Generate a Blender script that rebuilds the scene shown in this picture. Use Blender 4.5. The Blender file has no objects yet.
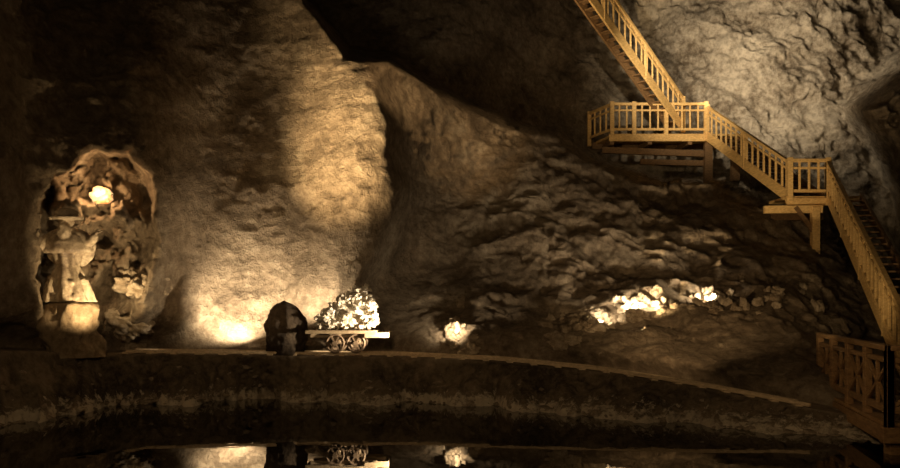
import bpy, bmesh, math, random
import numpy as np
from mathutils import Vector, Matrix, noise as mnoise
from mathutils.bvhtree import BVHTree

random.seed(7); rng=np.random.RandomState(11)
sc=bpy.context.scene
try:
    sc.view_settings.view_transform='Standard'
    sc.view_settings.look='None'
except Exception: pass
F=900.0; CZ=2.0; HR=300.0
def P(u,v,d): return Vector(((u-450)/F*d, d, CZ+(HR-v)/F*d))

# ---------------- camera
cam=bpy.data.cameras.new('camera'); co=bpy.data.objects.new('camera',cam); sc.collection.objects.link(co)
co.location=(0,0,CZ); co.rotation_euler=(math.pi/2,0,0)
cam.sensor_width=36; cam.lens=36; cam.shift_y=66/900.0; cam.clip_end=300
sc.camera=co

# ---------------- noise
LAT=rng.rand(32,32,32)*2-1
def vnoise(p):
    i=np.floor(p).astype(int); f=p-i; f=f*f*f*(f*(f*6-15)+10)
    x0,y0,z0=[i[:,k]%32 for k in range(3)]; x1,y1,z1=(x0+1)%32,(y0+1)%32,(z0+1)%32
    fx,fy,fz=f[:,0],f[:,1],f[:,2]
    def L(a,b,t): return a+(b-a)*t
    return L(L(L(LAT[x0,y0,z0],LAT[x1,y0,z0],fx),L(LAT[x0,y1,z0],LAT[x1,y1,z0],fx),fy),
             L(L(LAT[x0,y0,z1],LAT[x1,y0,z1],fx),L(LAT[x0,y1,z1],LAT[x1,y1,z1],fx),fy),fz)
def fbm(p,o=4,g=.5):
    s=0;a=1
    for k in range(o):
        s=s+a*vnoise(p+k*13.7); p=p*2.03; a*=g
    return s
def ridged(p,o=4,g=.5):
    s=0;a=1
    for k in range(o):
        s=s+a*(1-2*np.abs(vnoise(p+k*7.3))); p=p*2.1; a*=g
    return s
def ss(a,b,x):
    t=np.clip((x-a)/(b-a),0,1); return t*t*(3-2*t)
def polysd(u,v,poly):
    n=len(poly); inside=np.zeros(u.shape,bool); dm=np.full(u.shape,1e9)
    for i in range(n):
        x0,y0=poly[i]; x1,y1=poly[(i+1)%n]
        dx,dy=x1-x0,y1-y0
        t=np.clip(((u-x0)*dx+(v-y0)*dy)/(dx*dx+dy*dy+1e-9),0,1)
        dm=np.minimum(dm,np.hypot(u-x0-t*dx,v-y0-t*dy))
        c=((y0>v)!=(y1>v))&(u<(x1-x0)*(v-y0)/((y1-y0) if y1!=y0 else 1e-9)+x0)
        inside^=c
    return np.where(inside,dm,-dm)

# ---------------- materials
def mat(name): 
    m=bpy.data.materials.new(name); m.use_nodes=True
    nt=m.node_tree; return m,nt,nt.nodes['Principled BSDF']
def N(nt,t,**k):
    n=nt.nodes.new(t)
    for a,b in k.items():
        if a in n.inputs.keys(): n.inputs[a].default_value=b
        else: setattr(n,a,b)
    return n
def rock_mat(name,c0,c1,c2,scale=1.0,bump=.6,crust=False,spec=.25,rough=.8):
    m,nt,b=mat(name); l=nt.links
    geo=N(nt,'ShaderNodeNewGeometry')
    n1=N(nt,'ShaderNodeTexNoise',Scale=.55*scale,Detail=8,Roughness=.65)
    n2=N(nt,'ShaderNodeTexNoise',Scale=5*scale,Detail=8,Roughness=.72)
    n3=N(nt,'ShaderNodeTexNoise',Scale=22*scale,Detail=5,Roughness=.7)
    vo=N(nt,'ShaderNodeTexVoronoi',Scale=3.2*scale); 
    for n in (n1,n2,n3,vo): l.new(geo.outputs['Position'],n.inputs['Vector'])
    r1=N(nt,'ShaderNodeValToRGB'); e=r1.color_ramp.elements
    e[0].position=.38;e[0].color=(*c0,1);e[1].position=.64;e[1].color=(*c2,1)
    x=e.new(.5);x.color=(*c1,1)
    mx=N(nt,'ShaderNodeMath',operation='MULTIPLY_ADD'); mx.inputs[1].default_value=.5
    l.new(n2.outputs['Fac'],mx.inputs[0])
    m2=N(nt,'ShaderNodeMath',operation='MULTIPLY');m2.inputs[1].default_value=.5
    l.new(n1.outputs['Fac'],m2.inputs[0]); l.new(m2.outputs[0],mx.inputs[2])
    l.new(mx.outputs[0],r1.inputs['Fac'])
    col=r1.outputs['Color']
    if crust:
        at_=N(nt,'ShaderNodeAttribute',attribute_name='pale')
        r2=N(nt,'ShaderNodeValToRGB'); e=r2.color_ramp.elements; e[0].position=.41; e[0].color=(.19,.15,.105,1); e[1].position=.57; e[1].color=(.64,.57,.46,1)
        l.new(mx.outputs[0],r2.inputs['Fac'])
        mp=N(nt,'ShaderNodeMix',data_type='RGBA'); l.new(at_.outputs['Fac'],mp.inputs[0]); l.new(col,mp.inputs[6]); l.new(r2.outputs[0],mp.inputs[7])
        at2=N(nt,'ShaderNodeAttribute',attribute_name='bank_shade')  # shade of the bank painted into the rock colour
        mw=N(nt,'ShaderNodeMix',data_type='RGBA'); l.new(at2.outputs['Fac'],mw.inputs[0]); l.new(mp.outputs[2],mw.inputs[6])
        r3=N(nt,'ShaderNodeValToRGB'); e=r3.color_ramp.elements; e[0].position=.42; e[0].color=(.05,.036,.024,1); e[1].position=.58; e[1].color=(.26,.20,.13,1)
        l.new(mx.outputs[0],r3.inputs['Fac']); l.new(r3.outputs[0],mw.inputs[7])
        col=mw.outputs[2]
        sp=N(nt,'ShaderNodeSeparateXYZ'); l.new(geo.outputs['Position'],sp.inputs[0])
        a=N(nt,'ShaderNodeMath',operation='MULTIPLY_ADD'); a.inputs[1].default_value=1.2
        l.new(n2.outputs['Fac'],a.inputs[0]); l.new(sp.outputs['Z'],a.inputs[2])
        mr=N(nt,'ShaderNodeMapRange'); mr.inputs['From Min'].default_value=.68;mr.inputs['From Max'].default_value=.80
        mr.inputs['To Min'].default_value=1;mr.inputs['To Max'].default_value=0
        l.new(a.outputs[0],mr.inputs['Value'])
        mc=N(nt,'ShaderNodeMix',data_type='RGBA'); l.new(mr.outputs[0],mc.inputs[0]); l.new(col,mc.inputs[6]); mc.inputs[7].default_value=(.70,.61,.47,1)
        col=mc.outputs[2]
    l.new(col,b.inputs['Base Color'])
    s=N(nt,'ShaderNodeMath',operation='MULTIPLY_ADD'); s.inputs[1].default_value=.45
    l.new(n3.outputs['Fac'],s.inputs[0]); l.new(n2.outputs['Fac'],s.inputs[2])
    s2=N(nt,'ShaderNodeMath',operation='MULTIPLY_ADD'); s2.inputs[1].default_value=.2
    l.new(vo.outputs['Distance'],s2.inputs[0]); l.new(s.outputs[0],s2.inputs[2])
    hgt=s2.outputs[0]
    if crust:
        mp_=N(nt,'ShaderNodeMapping'); mp_.inputs['Rotation'].default_value=(.2,.6,.1); mp_.inputs['Scale'].default_value=(.8,.8,1.7)
        l.new(geo.outputs['Position'],mp_.inputs[0])
        rn=N(nt,'ShaderNodeTexNoise',noise_type='RIDGED_MULTIFRACTAL',Scale=1.3,Detail=7,Roughness=.6); l.new(mp_.outputs[0],rn.inputs['Vector'])
        s3=N(nt,'ShaderNodeMath',operation='MULTIPLY_ADD'); s3.inputs[1].default_value=.20
        l.new(rn.outputs['Fac'],s3.inputs[0]); l.new(hgt,s3.inputs[2]); hgt=s3.outputs[0]
    bu=N(nt,'ShaderNodeBump',Strength=bump,Distance=.22/scale)
    l.new(hgt,bu.inputs['Height']); l.new(bu.outputs['Normal'],b.inputs['Normal'])
    b.inputs['Roughness'].default_value=rough; b.inputs['Specular IOR Level'].default_value=spec
    return m
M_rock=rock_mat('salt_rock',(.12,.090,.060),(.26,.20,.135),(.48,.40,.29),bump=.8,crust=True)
M_boul=rock_mat('boulder_rock',(.22,.16,.10),(.45,.36,.25),(.75,.65,.50),scale=1.6,bump=.8)
M_ped=rock_mat('pedestal_rock',(.20,.14,.08),(.36,.27,.17),(.58,.46,.32),scale=1.6,bump=.8)
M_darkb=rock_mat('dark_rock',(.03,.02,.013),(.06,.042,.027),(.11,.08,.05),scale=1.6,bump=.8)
M_salt=rock_mat('white_salt',(.34,.28,.20),(.76,.68,.55),(.95,.92,.84),scale=4,bump=.6,spec=.6,rough=.35)
M_stat=rock_mat('carved_salt',(.14,.10,.07),(.38,.31,.22),(.75,.66,.50),scale=2.2,bump=.4,spec=.5,rough=.4)
def wood_mat(name,a,bc):
    m,nt,b=mat(name); l=nt.links
    geo=N(nt,'ShaderNodeNewGeometry'); mp=N(nt,'ShaderNodeMapping'); mp.inputs['Scale'].default_value=(6,2,14)
    l.new(geo.outputs['Position'],mp.inputs[0])
    n=N(nt,'ShaderNodeTexNoise',Scale=2.2,Detail=7,Distortion=.7); l.new(mp.outputs[0],n.inputs['Vector'])
    r=N(nt,'ShaderNodeValToRGB'); e=r.color_ramp.elements; e[0].position=.3;e[0].color=(*a,1);e[1].position=.7;e[1].color=(*bc,1)
    l.new(n.outputs['Fac'],r.inputs[0]); l.new(r.outputs[0],b.inputs['Base Color'])
    bu=N(nt,'ShaderNodeBump',Strength=.3,Distance=.02); l.new(n.outputs['Fac'],bu.inputs['Height']); l.new(bu.outputs[0],b.inputs['Normal'])
    b.inputs['Roughness'].default_value=.6
    return m
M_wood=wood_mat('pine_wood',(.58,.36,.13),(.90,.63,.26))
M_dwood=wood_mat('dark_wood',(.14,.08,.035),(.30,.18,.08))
M_iron,nt,b=mat('rusty_iron'); b.inputs['Base Color'].default_value=(.20,.14,.09,1); b.inputs['Metallic'].default_value=.2; b.inputs['Roughness'].default_value=.6
nn=N(nt,'ShaderNodeTexNoise',Scale=30,Detail=5); bb=N(nt,'ShaderNodeBump',Strength=.3,Distance=.01); nt.links.new(nn.outputs['Fac'],bb.inputs['Height']); nt.links.new(bb.outputs[0],b.inputs['Normal'])
M_glow,nt,b=mat('lamp_glass'); b.inputs['Base Color'].default_value=(.5,.3,.15,1)
b.inputs['Emission Strength'].default_value=.95
geo=N(nt,'ShaderNodeNewGeometry');nn=N(nt,'ShaderNodeTexNoise',Scale=5,Detail=4); nt.links.new(geo.outputs['Position'],nn.inputs['Vector']); rr=N(nt,'ShaderNodeValToRGB'); rr.color_ramp.elements[0].color=(.75,.22,.05,1); rr.color_ramp.elements[1].color=(1,.66,.30,1); rr.color_ramp.elements[0].position=.4; rr.color_ramp.elements[1].position=.58
nt.links.new(nn.outputs['Fac'],rr.inputs[0]); nt.links.new(rr.outputs[0],b.inputs['Emission Color'])
M_water,nt,b=mat('lake_brine')
b.inputs['Base Color'].default_value=(.006,.005,.003,1); b.inputs['Roughness'].default_value=.01; b.inputs['IOR'].default_value=1.42
geo=N(nt,'ShaderNodeNewGeometry'); nn=N(nt,'ShaderNodeTexNoise',Scale=1.6,Detail=3); nt.links.new(geo.outputs['Position'],nn.inputs['Vector'])
bb=N(nt,'ShaderNodeBump',Strength=.05,Distance=.03); nt.links.new(nn.outputs['Fac'],bb.inputs['Height']); nt.links.new(bb.outputs[0],b.inputs['Normal'])

# ---------------- builder
class MB:
    def __init__(s): s.v=[]; s.f=[]
    def add(s,vs,fs):
        o=len(s.v); s.v+=[Vector(x) for x in vs]; s.f+=[[i+o for i in f] for f in fs]
    def beam(s,a,b,w,h,up=Vector((0,0,1))):
        a=Vector(a);b=Vector(b); d=(b-a).normalized()
        sd=d.cross(up)
        if sd.length<1e-3: sd=d.cross(Vector((0,1,0)))
        sd.normalize(); u2=sd.cross(d).normalized()
        vs=[]
        for p in (a,b):
            for i,j in ((-1,-1),(1,-1),(1,1),(-1,1)): vs.append(p+sd*(w/2*i)+u2*(h/2*j))
        s.add(vs,[(0,1,2,3),(7,6,5,4),(0,4,5,1),(1,5,6,2),(2,6,7,3),(3,7,4,0)])
    def cyl(s,a,b,r0,r1=None,n=14):
        r1=r0 if r1 is None else r1
        a=Vector(a);b=Vector(b); d=(b-a).normalized(); q=d.to_track_quat('Z','Y')
        vs=[]
        for p,r in ((a,r0),(b,r1)):
            for k in range(n):
                t=2*math.pi*k/n; vs.append(p+q@Vector((r*math.cos(t),r*math.sin(t),0)))
        s.add(vs,[(k,(k+1)%n,n+(k+1)%n,n+k) for k in range(n)]+[tuple(range(n-1,-1,-1)),tuple(range(n,2*n))])
    def torus(s,c,ax,R,r,n=28,m=8):
        q=Vector(ax).to_track_quat('Z','Y'); c=Vector(c); vs=[];fs=[]
        for i in range(n):
            t=2*math.pi*i/n
            for j in range(m):
                p=2*math.pi*j/m
                vs.append(c+q@Vector(((R+r*math.cos(p))*math.cos(t),(R+r*math.cos(p))*math.sin(t),r*math.sin(p))))
        for i in range(n):
            for j in range(m): fs.append((i*m+j,((i+1)%n)*m+j,((i+1)%n)*m+(j+1)%m,i*m+(j+1)%m))
        s.add(vs,fs)
    def blob(s,c,size,amp=.25,sub=2,seed=0,ang=False,rot=None):
        bm=bmesh.new()
        if ang:
            bmesh.ops.create_cube(bm,size=1.3)
            for v in bm.verts: v.co+=Vector([random.uniform(-amp,amp) for _ in range(3)])
            bmesh.ops.bevel(bm,geom=bm.edges[:],offset=.12,segments=1,affect='EDGES')
        else:
            bmesh.ops.create_icosphere(bm,subdivisions=sub,radius=1)
            off=Vector((seed*3.1,seed*1.7,seed*.9))
            for v in bm.verts:
                n=v.co.normalized(); v.co=n*(1+amp*mnoise.fractal(n*1.3+off,1,2,4)+amp*.5*mnoise.noise(n*4+off))
        R=Matrix.Rotation(rot[0],3,'X')@Matrix.Rotation(rot[1],3,'Y')@Matrix.Rotation(rot[2],3,'Z') if rot else Matrix.Identity(3)
        vs=[Vector(c)+R@Vector((v.co.x*size[0],v.co.y*size[1],v.co.z*size[2])) for v in bm.verts]
        s.add(vs,[[x.index for x in f.verts] for f in bm.faces]); bm.free()
    def obj(s,name,m,bevel=0,smooth=False,parent=None):
        me=bpy.data.meshes.new(name); me.from_pydata([tuple(v) for v in s.v],[],s.f); me.update()
        bm=bmesh.new(); bm.from_mesh(me); bmesh.ops.recalc_face_normals(bm,faces=bm.faces); bm.to_mesh(me); bm.free()
        me.materials.append(m)
        if smooth: me.polygons.foreach_set('use_smooth',[True]*len(me.polygons))
        o=bpy.data.objects.new(name,me); sc.collection.objects.link(o)
        if bevel:
            md=o.modifiers.new('b','BEVEL'); md.width=bevel; md.segments=2; md.limit_method='ANGLE'
        if parent: o.parent=parent
        return o

# ---------------- cave wall
def itp(u,pts):
    return np.interp(u,[p[0] for p in pts],[p[1] for p in pts])
Lp=[(-250,350),(0,351),(130,354),(400,357),(500,362),(600,372),(700,388),(810,409),(900,424),(1200,470)]
Dp=[(-250,13.5),(0,15.2),(80,17),(150,18),(300,18.2),(400,18.1),(500,17.4),(600,16.4),(700,15.2),(810,13.9),(900,13.2),(1200,11)]
Sp=[(-250,460),(0,430),(60,414),(150,402),(280,400),(450,405),(600,416),(700,427),(810,436),(900,446),(1200,480)]
cps=[(-150,-120,15),(-150,100,12.5),(-150,300,12),(0,-120,17),(0,50,16),(0,200,15),(0,330,15.2),
(60,0,18.5),(60,120,17.2),(100,130,17.6),(30,250,16),(160,250,18.3),(160,340,18.6),(180,100,19.3),(180,0,20),(150,-120,20),
(230,340,19.9),(230,250,20.1),(230,100,20.9),(230,0,21.6),(300,340,20.1),(300,250,20.3),(300,150,20.7),(300,40,21.4),(300,-120,22.3),
(345,60,20.8),(350,120,20.1),(350,180,19.8),(345,230,19.8),(340,300,20),
(375,90,20.3),(385,130,20.1),(385,180,19.9),(370,230,19.9),(355,270,20),
(420,110,21.5),(425,160,21.5),(420,220,21.4),(400,270,21.0),(400,330,20),
(500,150,23.5),(500,220,22.5),(500,280,21),(500,340,19.2),(600,190,24.5),(600,250,22.3),(600,300,20.3),(600,350,18.3),
(700,200,25.5),(700,250,22.5),(700,300,19.8),(700,360,17),(800,230,25),(800,290,20.5),(800,340,17.8),(800,390,15),
(860,290,23),(900,330,21),(900,400,14),(1050,400,12.5),(1050,200,19),(1050,-100,20),(500,0,25),(700,0,27),(900,0,24),(400,-100,22),(700,-120,26)]
C=np.array(cps,float); X=C[:,:2]/100.0
def tps(r): return np.where(r>1e-9,r*r*np.log(r+1e-12),0)
K=tps(np.hypot(X[:,None,0]-X[None,:,0],X[:,None,1]-X[None,:,1]))+np.eye(len(X))*.03
A=np.zeros((len(X)+3,)*2); A[:len(X),:len(X)]=K; A[:len(X),len(X)]=1; A[:len(X),len(X)+1:]=X; A[len(X),:len(X)]=1; A[len(X)+1:,:len(X)]=X.T
wts=np.linalg.solve(A,np.concatenate([C[:,2],[0,0,0]]))
def W(u,v):
    q=np.stack([u,v],-1)/100.0; out=wts[-3]+q@wts[-2:]
    for k in range(len(X)): out=out+wts[k]*tps(np.hypot(q[:,0]-X[k,0],q[:,1]-X[k,1]))
    return out
back_poly=[(296,-400),(302,-10),(322,25),(345,55),(388,60),(420,82),(448,98),(520,130),(560,142),(600,172),(660,184),(720,186),(780,212),(830,240),(862,285),(880,330),(1000,340),(1300,340),(1300,-400)]
niche=[(46,352),(40,290),(42,205),(58,170),(84,149),(130,148),(154,176),(160,235),(148,300),(130,352)]
dark_r=[(838,108),(870,78),(905,45),(1300,-150),(1300,300),(905,330),(893,200),(870,150)]
def depth(u,v):
    n=fbm(np.stack([u/40,v/40,u*0],-1),3)*7
    n5=fbm(np.stack([u/24,v/24,u*0+9],-1),4)*5
    d=np.clip(W(u,v),11,29)
    sd=polysd(u+n*.8,v,[(322,25),(352,58),(378,76),(398,140),(400,195),(388,240),(366,280),(345,330),(200,345),(200,25)])
    d=d+.8*ss(10,-18,sd)*ss(300,345,u)*ss(45,90,v)*ss(330,270,v)*ss(620,420,u)
    bk=32+(1-ss(-50,150,v))*1.0+1.2*np.sin(u/75.)
    bk=bk-5.5*ss(-5,30,polysd(u,v,dark_r))
    bk=bk-ss(640,420,u)*5
    m=ss(-3,9,polysd(u+n,v+n*.7,back_poly))
    d=d+(np.maximum(bk,d)-d)*m
    sn=polysd(u+n5,v+n5*.8,niche)
    soft=6+9*ss(100,150,u)
    mn=np.clip((sn+4)/(soft+4),0,1); mn=mn*mn*(3-2*mn)
    d=d+mn*(1.8-1.0*ss(108,135,u+n)*ss(190,230,v+n)+fbm(np.stack([u/16,v/24,u*0+5],-1),4,.6)*.4*ss(2,14,sn))
    return d
NU=720; US=np.linspace(-200,1100,NU)
N1,N2,N3=330,6,50
TOPV=-140
L_=itp(US,Lp); D_=itp(US,Dp); S_=itp(US,Sp)+np.array(fbm(np.stack([US/38,US*0,US*0],-1),5,.6))*4.0
zL=CZ-(L_-HR)/F*D_
gap=np.interp(US,[-250,400,810,1200],[4,4,7,8]); dB=(CZ-zL)*F/(L_-gap-HR)
Ug=[];Vg=[];Dg=[];Kg=[];Bg=[]
for i in range(N1):
    t=i/(N1-1); v=TOPV+(L_-gap-TOPV)*t
    d=depth(US,v); k=ss(0,45,(L_-gap)-v); d=dB+(d-dB)*k
    Ug.append(US);Vg.append(v);Dg.append(d);Kg.append(ss(0,25,(L_-gap)-v));Bg.append(US*0)
for i in range(1,N2+1):
    t=i/N2; d=dB+(D_-dB)*t
    v=HR+(CZ-zL)*F/d
    Ug.append(US);Vg.append(v);Dg.append(d);Kg.append(US*0+.02);Bg.append(US*0+.3*t)
Ds=1800/(S_-HR)
for i in range(1,N3+1):
    t=i/N3; z=zL*(1-t**.7); d=D_+(Ds-D_)*t
    Ug.append(US);Vg.append(HR+(CZ-z)*F/d);Dg.append(d);Kg.append(US*0+.1*min(1,t*3));Bg.append(US*0+1)
for i in range(1,9):
    t=i/8; z=-1.1*t+S_*0; d=Ds-1.5*t
    Ug.append(US);Vg.append(HR+(CZ-z)*F/d);Dg.append(d);Kg.append(US*0+.1);Bg.append(US*0+1)
U=np.concatenate(Ug);V=np.concatenate(Vg);D=np.concatenate(Dg);Kk=np.concatenate(Kg);Bk=np.concatenate(Bg)
PX=(U-450)/F*D; PZ=CZ+(HR-V)/F*D; PP=np.stack([PX,D,PZ],-1)
LV=itp(U,Lp)
rgh=.18+.30*ss(385,440,U)+.44*ss(430,560,U+V*.3-60)+.35*ss(190,110,U)
bkm=ss(27,31,D)
tilt=np.stack([PP[:,0]*.75+PP[:,2]*.35,PP[:,1]*.6,PP[:,2]*1.15-PP[:,0]*.35],-1)
diag=np.stack([PP[:,0]*.45-PP[:,2]*.35,PP[:,1]*.3,PP[:,2]*1.0+PP[:,0]*.8],-1)
n0=fbm(PP/3.3+5,3); n1=ridged(tilt/1.5+3,4); n2=fbm(PP/.42+9,3)
n3=np.abs(vnoise(tilt*1.1+20)); n4=fbm(tilt/.8+11,5,.66); n6=fbm(diag/1.6+2,6,.62)
pit=ss(.35,.8,fbm(PP/.6+55,3))
disp=(-.32*n0*(.35+.65*rgh) -(.20*n1*(1-bkm)+.30*n3*(1-.7*bkm)+.26*n4*(1-.5*bkm))*rgh*.9 -bkm*.30*n6 -.12*n2*(.22+.78*rgh)+.05*pit)*Kk
PP[:,1]+=disp
rk=fbm(PP/.55+31,4,.62)
bm_=np.clip((Bk-.5)*2,0,1)
topf=np.clip((itp(U,[(u,float(CZ-(itp(u,Lp)-HR)/F*itp(u,Dp))) for u in range(-250,1200,25)])-PP[:,2])/.12,0,1)
PP[:,1]-=rk*.17*bm_*np.clip((PP[:,2]+.03)/.2,.25,1)
PP[:,2]+=fbm(PP/.4+71,3,.6)*.07*bm_*topf
PP[:,2]+=(.12*fbm(PP/.7+40,3)*rgh*Kk)
PP[:,0]+=(.12*fbm(PP/.7+60,3)*rgh*Kk)
NR=len(Ug)
idx=np.arange(NR*NU).reshape(NR,NU)
faces=np.stack([idx[:-1,:-1],idx[1:,:-1],idx[1:,1:],idx[:-1,1:]],-1).reshape(-1,4)
me=bpy.data.meshes.new('wall_back'); me.from_pydata(PP.tolist(),[],faces.tolist()); me.update()
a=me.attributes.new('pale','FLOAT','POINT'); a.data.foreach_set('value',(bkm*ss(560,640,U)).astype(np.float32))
a=me.attributes.new('bank_shade','FLOAT','POINT'); a.data.foreach_set('value',np.clip(Bk,0,1).astype(np.float32)*.85)  # mask for the painted shade, from ledge edge down
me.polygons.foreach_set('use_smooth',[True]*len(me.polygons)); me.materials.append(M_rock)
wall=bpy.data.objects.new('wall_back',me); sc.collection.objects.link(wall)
bvh=BVHTree.FromPolygons([tuple(p) for p in PP],faces.tolist())
def hit(u,v):
    dr=(P(u,v,10)-Vector((0,0,CZ))).normalized()
    h=bvh.ray_cast(Vector((0,0,CZ)),dr); return h[0] if h[0] else P(u,v,20)

def quad(name,x0,x1,y0,y1,z,m):
    me=bpy.data.meshes.new(name); me.from_pydata([(x0,y0,z),(x1,y0,z),(x1,y1,z),(x0,y1,z)],[],[(0,1,2,3)]); me.materials.append(m)
    o=bpy.data.objects.new(name,me); sc.collection.objects.link(o); return o
quad('lake_water',-14,14,-6,18.2,0,M_water)
quad('floor',-14,14,-6,18.2,-1.05,M_rock)

# ---------------- rail track along ledge
mb=MB()
tu=list(range(126,815,12)); line=[]
for u in tu:
    Lr=itp(u,Lp); d=itp(u,Dp)+.10; z=CZ-(Lr-HR)/F*itp(u,Dp)
    line.append(Vector(((u-450)/F*d,d,float(z)+.05)))
for off in (0,.5):
    for a,b in zip(line[:-1],line[1:]):
        o=Vector((0,off,0)); mb.beam(a+o,b+o+(b-a).normalized()*.01,.05,.055)
for k in range(0,len(line)-1,2):
    p=line[k]; mb.beam(p+Vector((0,-.06,-.04)),p+Vector((0,.62,-.04)),.12,.05)
mb.obj('mine_rail_track',wood_mat('track_wood',(.40,.30,.18),(.70,.55,.36)),bevel=.006)

# ---------------- mine cart
def pz(u): return float(CZ-(itp(u,Lp)-HR)/F*itp(u,Dp))
gz=pz(347)+.07
cy=18.42; cx=lambda u:(u-450)/F*cy
cart=bpy.data.objects.new('mine_cart',None); sc.collection.objects.link(cart); cart.location=(cx(347),cy,gz)
def par(o,p):
    o.parent=p; o.matrix_parent_inverse=Matrix.Translation(-p.location)
R=.195; wz=gz+R
mb=MB()
for u in (337,357.5):
    for y in (cy-.30,cy+.27):
        c=Vector((cx(u),y,wz)); mb.torus(c,(0,1,0),R-.022,.022); mb.torus(c+Vector((0,.03,0)),(0,1,0),R-.04,.02)
        mb.cyl(c+Vector((0,-.06,0)),c+Vector((0,.05,0)),.05)
        for k in range(6):
            t=k*math.pi/3; mb.beam(c,c+Vector((math.cos(t)*(R-.03),0,math.sin(t)*(R-.03))),.03,.028,up=Vector((0,1,0)))
    mb.cyl((cx(u),cy-.3,wz),(cx(u),cy+.3,wz),.022)
par(mb.obj('wheels',M_iron,smooth=False),cart)
mb=MB(); bz=wz+.18
for y in (-.2,.2): mb.beam((cx(312),cy+y,bz-.02),(cx(388),cy+y,bz-.02),.08,.09)
for k in range(13):
    x=cx(310)+ (cx(376)-cx(310))*k/12; mb.beam((x,cy-.36,bz+.05),(x,cy+.36,bz+.05),.1,.045)
mb.beam((cx(308),cy-.37,bz+.05),(cx(378),cy-.37,bz+.05),.03,.07)
mb.beam((cx(366),cy-.34,bz-.01),(cx(390),cy-.34,bz-.01),.07,.11); mb.beam((cx(366),cy+.34,bz-.01),(cx(390),cy+.34,bz-.01),.07,.11)
mb.beam((cx(388),cy-.36,bz-.01),(cx(388),cy+.36,bz-.01),.07,.11)
for u in (337,357.5):
    for y in (-.2,.2): mb.beam((cx(u),cy+y,wz-.03),(cx(u),cy+y,bz),.1,.06)
par(mb.obj('bed',wood_mat('cart_wood',(.30,.22,.13),(.50,.38,.24)),bevel=.008),cart)
mb=MB(); bt=bz+.08
prof=[(317,.28),(324,.46),(330,.52),(338,.68),(350,.80),(360,.90),(367,.94),(372,.82),(377,.42)]
for k in range(360):
    u=random.uniform(317,377); hmax=itp(u,prof); h=random.random()**.75*hmax
    s=random.uniform(.028,.075); y=random.uniform(-.28,.26)*(1-.5*h/.9)
    mb.blob((cx(u),cy+y,bt+max(s*.6,h-s*.5)),(s,s*random.uniform(.7,1.2),s*random.uniform(.6,1.2)),.25,ang=True,rot=[random.uniform(0,3) for _ in range(3)])
mb.blob((cx(349),cy+.03,bt+.30),(.46,.18,.30),.3,sub=3,seed=4); mb.blob((cx(361),cy+.03,bt+.42),(.22,.14,.38),.3,sub=3,seed=8)
par(mb.obj('salt_block_load',M_salt),cart)

# dark rock boulder on the ledge left of the cart
mb=MB(); rx=(284.5-450)/F*18.45; rz=pz(287)
vs=[];fs=[];n=72;m=36
bp=[(0,.34),(.15,.38),(.4,.42),(.62,.41),(.8,.37),(.95,.29),(1.06,.19),(1.14,.01)]
for j in range(m+1):
    z=1.14*j/m; rad=np.interp(z,[q[0] for q in bp],[q[1] for q in bp])
    for i in range(n):
        t=2*math.pi*i/n; r=rad*(1+.24*mnoise.fractal(Vector((math.cos(t)*1.9,math.sin(t)*1.9,z*3.5+4)),1,2,6))
        vs.append((rx+.04*math.sin(z*3)+r*math.cos(t),18.45+r*.72*math.sin(t),rz-.03+z))
for j in range(m):
    for i in range(n): fs.append((j*n+i,j*n+(i+1)%n,(j+1)*n+(i+1)%n,(j+1)*n+i))
fs.append(tuple(m*n+i for i in range(n)))
mb.add(vs,fs)
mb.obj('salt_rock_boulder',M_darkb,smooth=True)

# ---------------- outcrops and rubble (parts of the cave wall)
oc=0
def outcrop(u,v,r,seed,sx=1.2,m=M_boul,back=.12):
    global oc
    h=hit(u,v); mb=MB(); mb.blob(h+Vector((0,back,0)),(r*sx,r,r*.75),.55,sub=5,seed=seed,rot=(0,.25,seed))
    oc+=1; return mb.obj('outcrop_%d'%oc,m,smooth=True,parent=wall)
for u,v,r,s in ((455,342,.22,1),(470,351,.22,2),(592,330,.24,4),(565,342,.26,6),(640,318,.24,7),(715,311,.22,10),(126,325,.4,15),(138,285,.4,16),(130,350,.3,17)):
    outcrop(u,v,r,s)
mb=MB()
for k in range(120):
    c=random.choice(((455,333,13,18),(598,318,18,8),(632,303,22,8),(655,306,25,9),(703,298,18,9),(575,322,20,8),(730,303,30,10),(780,300,30,12)))
    u=random.gauss(c[0],c[2]*.6); v=random.gauss(c[1],c[3]*.6); h=hit(u,v); s=random.uniform(.05,.14)
    mb.blob(h+Vector((0,.04,0)),(s*1.3,s,s*.9),.6,sub=3,seed=k*1.3,rot=[random.uniform(0,3) for _ in range(3)])
mb.obj('rubble',M_boul,smooth=True,parent=wall)
mb=MB()
for k in range(240):
    u=random.uniform(-20,860); sv=itp(u,Sp); lv=itp(u,Lp); t=random.random()
    if k%4: v=sv-abs(random.gauss(0,2.5))
    else: v=lv+10+(sv-lv-10)*t
    h=hit(u,v)
    s=random.uniform(.025,.065)*(1.6 if random.random()<.08 else 1)
    mb.blob(h+Vector((0,.04,0)),(s*1.9,s,s*.6),.5,sub=2,seed=k*1.7,rot=(random.uniform(-.3,.3),random.uniform(-.3,.3),random.uniform(0,3)))
mb.obj('shore_rubble',rock_mat('shore_rock',(.12,.09,.06),(.34,.27,.19),(.66,.56,.43),scale=2.0,bump=.8),smooth=True,parent=wall)

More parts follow.
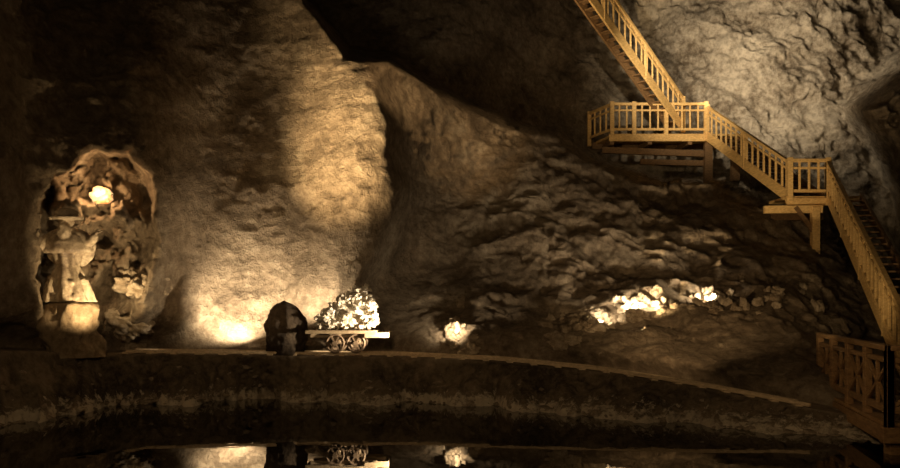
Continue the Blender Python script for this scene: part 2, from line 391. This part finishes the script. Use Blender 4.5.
# ---------------- stairs
st=bpy.data.objects.new('wooden_staircase',None); sc.collection.objects.link(st)
mb=MB(); mt=MB(); RH=.95
def rail(a,b,n,hh=RH,fl=0):
    a=Vector(a);b=Vector(b); up=Vector((0,0,1))
    mb.beam(a+up*hh,b+up*hh,.10,.09); mb.beam(a+up*(hh-.20),b+up*(hh-.20),.05,.06); mb.beam(a+up*.14,b+up*.14,.05,.08)
    for k in range(n+1):
        p=a.lerp(b,k/n); w=.055
        mb.beam(p+up*.1,p+up*hh,w,w)
def post(p,h=RH+.08,w=.13,dn=.15): mb.beam(Vector(p)-Vector((0,0,dn)),Vector(p)+Vector((0,0,h)),w,w)
def flight(a,b,side,width,nb,steps,npost=0):
    a=Vector(a);b=Vector(b); side=Vector(side).normalized()
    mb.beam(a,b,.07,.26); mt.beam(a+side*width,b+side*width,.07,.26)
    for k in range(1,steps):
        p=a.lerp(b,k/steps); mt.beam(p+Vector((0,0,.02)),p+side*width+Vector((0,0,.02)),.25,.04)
    rail(a,b,nb); post(a);post(b)
    for k in range(1,npost+1): post(a.lerp(b,k/(npost+1)),h=RH,w=.09)
UL=7.36
def at(u,d,z): return Vector(((u-450)/F*d,d,z))
A0=at(612,29.0,UL); A1=at(706,29.0,UL)
def slab(c,th=.08):
    n=len(c); lo=[Vector(p)-Vector((0,0,th)) for p in c]
    mb.add([Vector(p) for p in c]+lo,[tuple(range(n)),tuple(range(2*n-1,n-1,-1))]+[(i,(i+1)%n,n+(i+1)%n,n+i) for i in range(n)])
slab([A0,A1,A1+Vector((1.2,0,0)),A1+Vector((1.2,1.6,0)),A0+Vector((-.3,1.6,0))])
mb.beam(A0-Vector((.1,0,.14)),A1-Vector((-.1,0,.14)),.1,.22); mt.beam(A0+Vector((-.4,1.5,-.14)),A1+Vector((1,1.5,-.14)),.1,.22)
rail(A0,at(634,29,UL),3); rail(at(634,29,UL),at(666,29,UL),4); rail(at(666,29,UL),A1,5)
rail(A0,A0+Vector((-.5,1.5,0)),4)
for u in (612,634,666,706): post(at(u,29,UL))
post(A0+Vector((-.5,1.5,0)))
for u in (612,650,690):
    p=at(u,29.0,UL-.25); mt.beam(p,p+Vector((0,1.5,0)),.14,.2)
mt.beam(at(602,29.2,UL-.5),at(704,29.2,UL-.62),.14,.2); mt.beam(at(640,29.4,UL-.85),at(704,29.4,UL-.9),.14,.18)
for u,h in ((708,1.6),(735,1.3)): 
    p=at(u,29.2,UL-.2); mt.beam(p,p-Vector((0,0,h)),.24,.24)
B0=P(683,128,29.3); B1=P(558,-49,25.5)
flight(B0,B1,(-.62,.78,0),.45,22,24,2)
ML=4.77
C0=at(790,24,ML);C1=at(828,24,ML)
slab([C0+Vector((-.1,0,0)),C1+Vector((1.0,0,0)),C1+Vector((1.0,1.3,0)),C0+Vector((-.1,1.3,0))])
mb.beam(C0-Vector((.1,0,.15)),C1+Vector((.1,0,-.15)),.1,.2)
rail(C0,C1,4); post(C0);post(C1)
flight(A1+Vector((.02,-.05,-.1)),C0+Vector((0,.1,-.02)),(1,.12,0),.95,15,18,1)
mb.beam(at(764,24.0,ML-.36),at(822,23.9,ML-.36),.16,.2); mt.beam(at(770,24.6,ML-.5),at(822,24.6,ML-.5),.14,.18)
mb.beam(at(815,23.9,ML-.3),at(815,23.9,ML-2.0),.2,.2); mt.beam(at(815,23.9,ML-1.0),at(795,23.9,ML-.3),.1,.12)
E1=Vector((7.14,13.75,.42))
flight(C1+Vector((0,-.02,-.05)),E1,(1,-.28,0),.8,24,26,3)
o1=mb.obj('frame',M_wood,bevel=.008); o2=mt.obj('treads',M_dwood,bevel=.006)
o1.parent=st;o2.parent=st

# ---------------- deck at right
mb=MB(); Z=.42
Q0=Vector((6.58,16.0,Z)); Q1=Vector((5.66,11.6,Z)); Q2=Vector((9.5,11.2,Z)); Q3=Vector((9.5,16,Z))
dk=bpy.data.objects.new('wooden_deck',None); sc.collection.objects.link(dk)
for k in range(24):
    t=(k+.5)/24; a=Q0.lerp(Q1,t); b=Q3.lerp(Q2,t); mb.beam(a+Vector((-.05,0,-.03)),b+Vector((0,0,-.03)),.17,.05)
mb.beam(Q0-Vector((0,0,.16)),Q1-Vector((0,0,.16)),.14,.2); mb.beam(Q1-Vector((.1,0,.16)),Q2-Vector((0,0,.16)),.14,.2)
def xrail(a,b,n):
    up=Vector((0,0,1)); mb.beam(a+up*.96,b+up*.96,.13,.07); mb.beam(a+up*.8,b+up*.8,.06,.07); mb.beam(a+up*.16,b+up*.16,.06,.09)
    for k in range(n+1):
        p=a.lerp(b,k/n); mb.beam(p-up*.2,p+up*1.0,.1,.1)
        if k<n:
            q=a.lerp(b,(k+1)/n)
            mb.beam(p+up*.18,q+up*.78,.05,.05); mb.beam(p+up*.78,q+up*.18,.05,.05)
            m=p.lerp(q,.5); mb.beam(m+up*.18,m+up*.78,.045,.045)
xrail(Q0,Q1,4); xrail(Q1,Q2,4)
for p in (Q0,Q0.lerp(Q1,.5),Q1,Q1+Vector((1.2,-.1,0)),Q1+Vector((2.4,-.2,0))):
    mb.beam(p+Vector((.12,.1,-.1)),p+Vector((.12,.1,-1.35)),.2,.2)
o=mb.obj('deck_frame',wood_mat('deck_wood',(.22,.12,.05),(.46,.28,.12)),bevel=.008); o.parent=dk

# ---------------- statue
SY=17.0; base=P(68,303,SY)
def skin(verts,edges,radii,sub=2):
    me=bpy.data.meshes.new('s'); me.from_pydata([tuple(v) for v in verts],edges,[]); ob=bpy.data.objects.new('s',me); sc.collection.objects.link(ob)
    ob.modifiers.new('k','SKIN')
    for i,r in enumerate(radii): me.skin_vertices[0].data[i].radius=(r,r) if not isinstance(r,tuple) else r
    me.skin_vertices[0].data[0].use_root=True
    md=ob.modifiers.new('u','SUBSURF'); md.levels=sub
    dg=bpy.context.evaluated_depsgraph_get(); ev=ob.evaluated_get(dg); m2=ev.to_mesh()
    vs=[v.co.copy() for v in m2.vertices]; fs=[tuple(p.vertices) for p in m2.polygons]; ev.to_mesh_clear()
    bpy.data.objects.remove(ob); return vs,fs
S=MB()
body=[(0,0,.78),(0,0,.98),(0,0,1.18),(0,-.01,1.30),(0,-.02,1.38),(0,-.03,1.46),
 (.24,0,1.28),(.46,-.06,1.14),(.62,-.22,1.30),(-.24,0,1.28),(-.44,-.1,1.10),(-.50,-.28,1.0),
 (.1,0,.74),(.13,-.1,.42),(.15,-.02,.06),(.16,-.16,.03),(-.1,0,.74),(-.15,-.04,.40),(-.17,.04,.06),(-.18,-.1,.03)]
be=[(0,1),(1,2),(2,3),(3,4),(4,5),(3,6),(6,7),(7,8),(3,9),(9,10),(10,11),(0,12),(12,13),(13,14),(14,15),(0,16),(16,17),(17,18),(18,19)]
br=[(.20,.15),(.19,.14),(.25,.17),(.24,.16),.09,.08,.14,.11,.07,.14,.11,.07,.14,.1,.075,.06,.14,.1,.075,.06]
v,f=skin(body,be,br); S.add(v,f)
for sgn,w in ((1,Vector((.62,-.22,1.30))),(-1,Vector((-.50,-.28,1.0)))):
    dirn=Vector((.5*sgn,-.6,.4)).normalized(); sd=dirn.cross(Vector((0,0,1))).normalized()
    vv=[w,w+dirn*.09]; S_v,S_f=skin(vv,[(0,1)],[.05,.05],1); S.add(S_v,S_f)
    for i,l in enumerate((.07,.085,.08,.06)):
        r0=w+dirn*.1+sd*(i-1.5)*.028; a,b_=skin([r0,r0+dirn*l*.6,r0+dirn*l+Vector((0,0,-.03))],[(0,1),(1,2)],[.014,.013,.011],1); S.add(a,b_)
    r0=w+dirn*.04+sd*-.04; a,b_=skin([r0,r0+dirn*.04-sd*.04,r0+dirn*.08-sd*.045],[(0,1),(1,2)],[.016,.014,.012],1); S.add(a,b_)
def lathe(rings,folds,amp,n=64,ph=0):
    vs=[];fs=[]
    for (z,rx,ry,oy) in rings:
        for i in range(n):
            t=2*math.pi*i/n; w=1+amp*math.sin(folds*t+z*3+ph)*(1-min(1,max(0,(z-.3)/1.1)))
            vs.append((rx*w*math.cos(t),oy+ry*w*math.sin(t),z))
    for r in range(len(rings)-1):
        for i in range(n): fs.append((r*n+i,r*n+(i+1)%n,(r+1)*n+(i+1)%n,(r+1)*n+i))
    fs.append(tuple(range(n-1,-1,-1))); fs.append(tuple((len(rings)-1)*n+i for i in range(n)))
    S.add(vs,fs)
lathe([(.02,.46,.30,0),(.2,.40,.29,0),(.4,.34,.26,0),(.58,.27,.21,0),(.70,.21,.18,0),(.82,.24,.18,0),(1.0,.30,.19,0)],8,.2)
lathe([(.70,.24,.12,.16),(.85,.40,.14,.14),(1.1,.50,.15,.11),(1.3,.36,.13,.08),(1.42,.12,.1,.05)],7,.2)
lathe([(.94,.44,.24,0),(.99,.48,.26,0),(1.12,.46,.25,0),(1.15,.42,.25,0),(1.28,.33,.2,0),(1.38,.15,.12,0)],11,.1)
hd=Vector((0,-.06,1.51))
S.blob(hd,(.13,.14,.155),.03,sub=3,seed=1)
S.blob(hd+Vector((0,-.15,-.005)),(.024,.042,.04),.05,sub=2,seed=2)
for x in (-.052,.052):
    S.blob(hd+Vector((x,-.13,.03)),(.02,.014,.013),.02,sub=2); S.blob(hd+Vector((x,-.135,.055)),(.038,.022,.012),.02,sub=2)
    S.blob(hd+Vector((x*2.5,0,0)),(.018,.035,.045),.02,sub=2)
S.blob(hd+Vector((0,-.135,-.055)),(.065,.028,.018),.1,sub=2,seed=3)
S.blob(hd+Vector((0,-.12,-.18)),(.13,.09,.18),.25,sub=3,seed=5)
zz=hd.z
lathe([(zz+.05,.31,.26,-.05),(zz+.10,.34,.28,-.05),(zz+.13,.2,.19,-.05),(zz+.21,.22,.2,-.05),(zz+.27,.13,.12,-.05)],5,0)
for k in range(10):
    z=random.uniform(.05,.5); t=random.uniform(math.pi,2*math.pi); rr_=.42-.22*max(0,1-abs(z-.72)/.45) 
    S.blob((rr_*math.cos(t),.24*math.sin(t),z),(random.uniform(.04,.08),random.uniform(.03,.06),random.uniform(.03,.08)),.4,sub=2,seed=k)
me=bpy.data.meshes.new('salt_statue'); me.from_pydata([tuple(Vector(v)+base) for v in S.v],[],S.f); me.update(); me.materials.append(M_stat)
so=bpy.data.objects.new('salt_statue',me); sc.collection.objects.link(so)
rm=so.modifiers.new('r','REMESH'); rm.mode='VOXEL'; rm.voxel_size=.016; rm.use_smooth_shade=True
mb=MB(); pb=pz(68)
H=base.z-pb
vs=[];fs=[];n=64;m=30
for j in range(m+1):
    z=pb-.1+(H+.1)*j/m
    for i in range(n):
        t=2*math.pi*i/n; r=.46+.05*(1-j/m)+.22*mnoise.fractal(Vector((math.cos(t)*1.2,math.sin(t)*1.2,z*1.6)),1,2,5)
        if j==m: r*=.8
        vs.append((base.x+.03+r*math.cos(t),SY+.02+r*.85*math.sin(t),z+.04*mnoise.noise(Vector((math.cos(t)*2,math.sin(t)*2,3)))*(j==m)))
for j in range(m):
    for i in range(n): fs.append((j*n+i,j*n+(i+1)%n,(j+1)*n+(i+1)%n,(j+1)*n+i))
fs.append(tuple(m*n+i for i in range(n)))
mb.add(vs,fs)
mb.obj('rock_pedestal',M_ped,smooth=True)

# ---------------- niche lamp
h=hit(102,196)
lamp=bpy.data.objects.new('wall_lantern',None); sc.collection.objects.link(lamp)
lc=Vector(((102-450)/F*(h.y-.35),h.y-.35,CZ+(HR-196)/F*(h.y-.35)))
mb=MB(); mb.blob(lc,(.20,.17,.18),.3,sub=4,seed=3); g=mb.obj('salt_glass',M_glow,smooth=True); g.parent=lamp
mb=MB(); mb.cyl(lc+Vector((0,0,-.17)),lc+Vector((0,0,-.22)),.12,.08); mb.beam(lc+Vector((0,0,-.2)),lc+Vector((0,.6,-.2)),.04,.04)
g=mb.obj('bracket',M_iron); g.parent=lamp

# ---------------- lights
WARM=(1,.66,.33); GOLD=(1,.70,.36); PALE=(1,.79,.53)
def pt(name,loc,e,c=WARM,r=.02):
    l=bpy.data.lights.new(name,'POINT'); l.energy=e; l.color=c; l.shadow_soft_size=r
    o=bpy.data.objects.new(name,l); o.location=loc; sc.collection.objects.link(o); return o
def spot(name,loc,tgt,e,ang,blend=.6,c=WARM,r=.03):
    l=bpy.data.lights.new(name,'SPOT'); l.energy=e; l.color=c; l.shadow_soft_size=r; l.spot_size=math.radians(ang); l.spot_blend=blend
    o=bpy.data.objects.new(name,l); o.location=loc; o.rotation_euler=(Vector(tgt)-Vector(loc)).to_track_quat('-Z','Y').to_euler(); sc.collection.objects.link(o); return o
gz0=pz(287)
ha=hit(238,312); hb=hit(312,300)
spot('ledge_lamp',ha+Vector((.35,-.9,-.35)),ha+Vector((-.1,0,.1)),440,135,.8,PALE)
spot('ledge_lamp',hb+Vector((-.1,-.75,-.3)),hb+Vector((0,0,.3)),200,135,.8,PALE)
spot('cart_floodlight',(-.75,17.7,gz0+.42),(cx(355),cy-.1,bt+.18),520,56,.5,PALE)
spot('buttress_uplight',(-5.2,13.6,.9),P(350,140,20),15000,27,1,GOLD)
spot('buttress_uplight',(-5.0,13.8,.9),P(315,60,20),2800,26,1,GOLD)
spot('wall_uplight',(-4.6,15.3,1.0),P(270,205,20.5),300,68,1,WARM)
spot('slope_light',P(330,-40,17),P(428,105,22),1400,32,1,WARM)
spot('right_slope_light',P(660,330,14),P(690,250,21),430,75,1,WARM)
for u,v,e,dy in ((455,324,85,.75),(598,316,90,.6),(629,300,150,.65),(651,303,55,.5),(703,292,140,.65),(680,301,40,.5),(575,318,30,.5)):
    hh=hit(u,v); L0=hh+Vector((0,-dy,-.1)); spot('rock_lamp',L0,hh+Vector((0,0,.1)),e,130,1,PALE)
spot('back_wall_light',at(700,27,9.0),P(790,50,33),1400,95,1,PALE)
spot('back_wall_light',P(640,60,24),P(760,50,33),1400,80,1,PALE)
spot('stair_light',P(640,330,18),P(760,140,26),1000,42,.8,GOLD)
spot('stair_light',P(560,120,22),P(640,70,28),280,60,.8,GOLD)
spot('stair_light',P(780,330,13),P(865,250,18),240,45,.9,GOLD)
pt('front_fill',(-1,.5,5.5),260,WARM,.1)  # fill light added above the camera to lift the bank
spot('shore_fill',(-1.5,.5,5.0),P(360,410,16.8),1000,62,1,WARM,.1)  # added fill spot, brightens the shore from the camera side
spot('deck_light',P(650,250,9),P(855,375,14),120,50,1,WARM)
spot('lantern_light',lc+Vector((.05,-.4,.1)),lc+Vector((0,.5,.1)),75,170,.3,(1,.6,.28),.05)
spot('niche_lamp',Vector((base.x+1.3,SY-.9,pb+.3)),(base.x+.1,SY,pb+1.5),400,75,.9,GOLD)
spot('niche_lamp',Vector((base.x+.75,SY+.35,pb+1.0)),(base.x+.9,SY+2,pb+2.2),75,150,.8,GOLD)
w=bpy.data.worlds.new('w'); sc.world=w; w.use_nodes=True; w.node_tree.nodes['Background'].inputs[0].default_value=(1,.6,.3,1); w.node_tree.nodes['Background'].inputs[1].default_value=.004
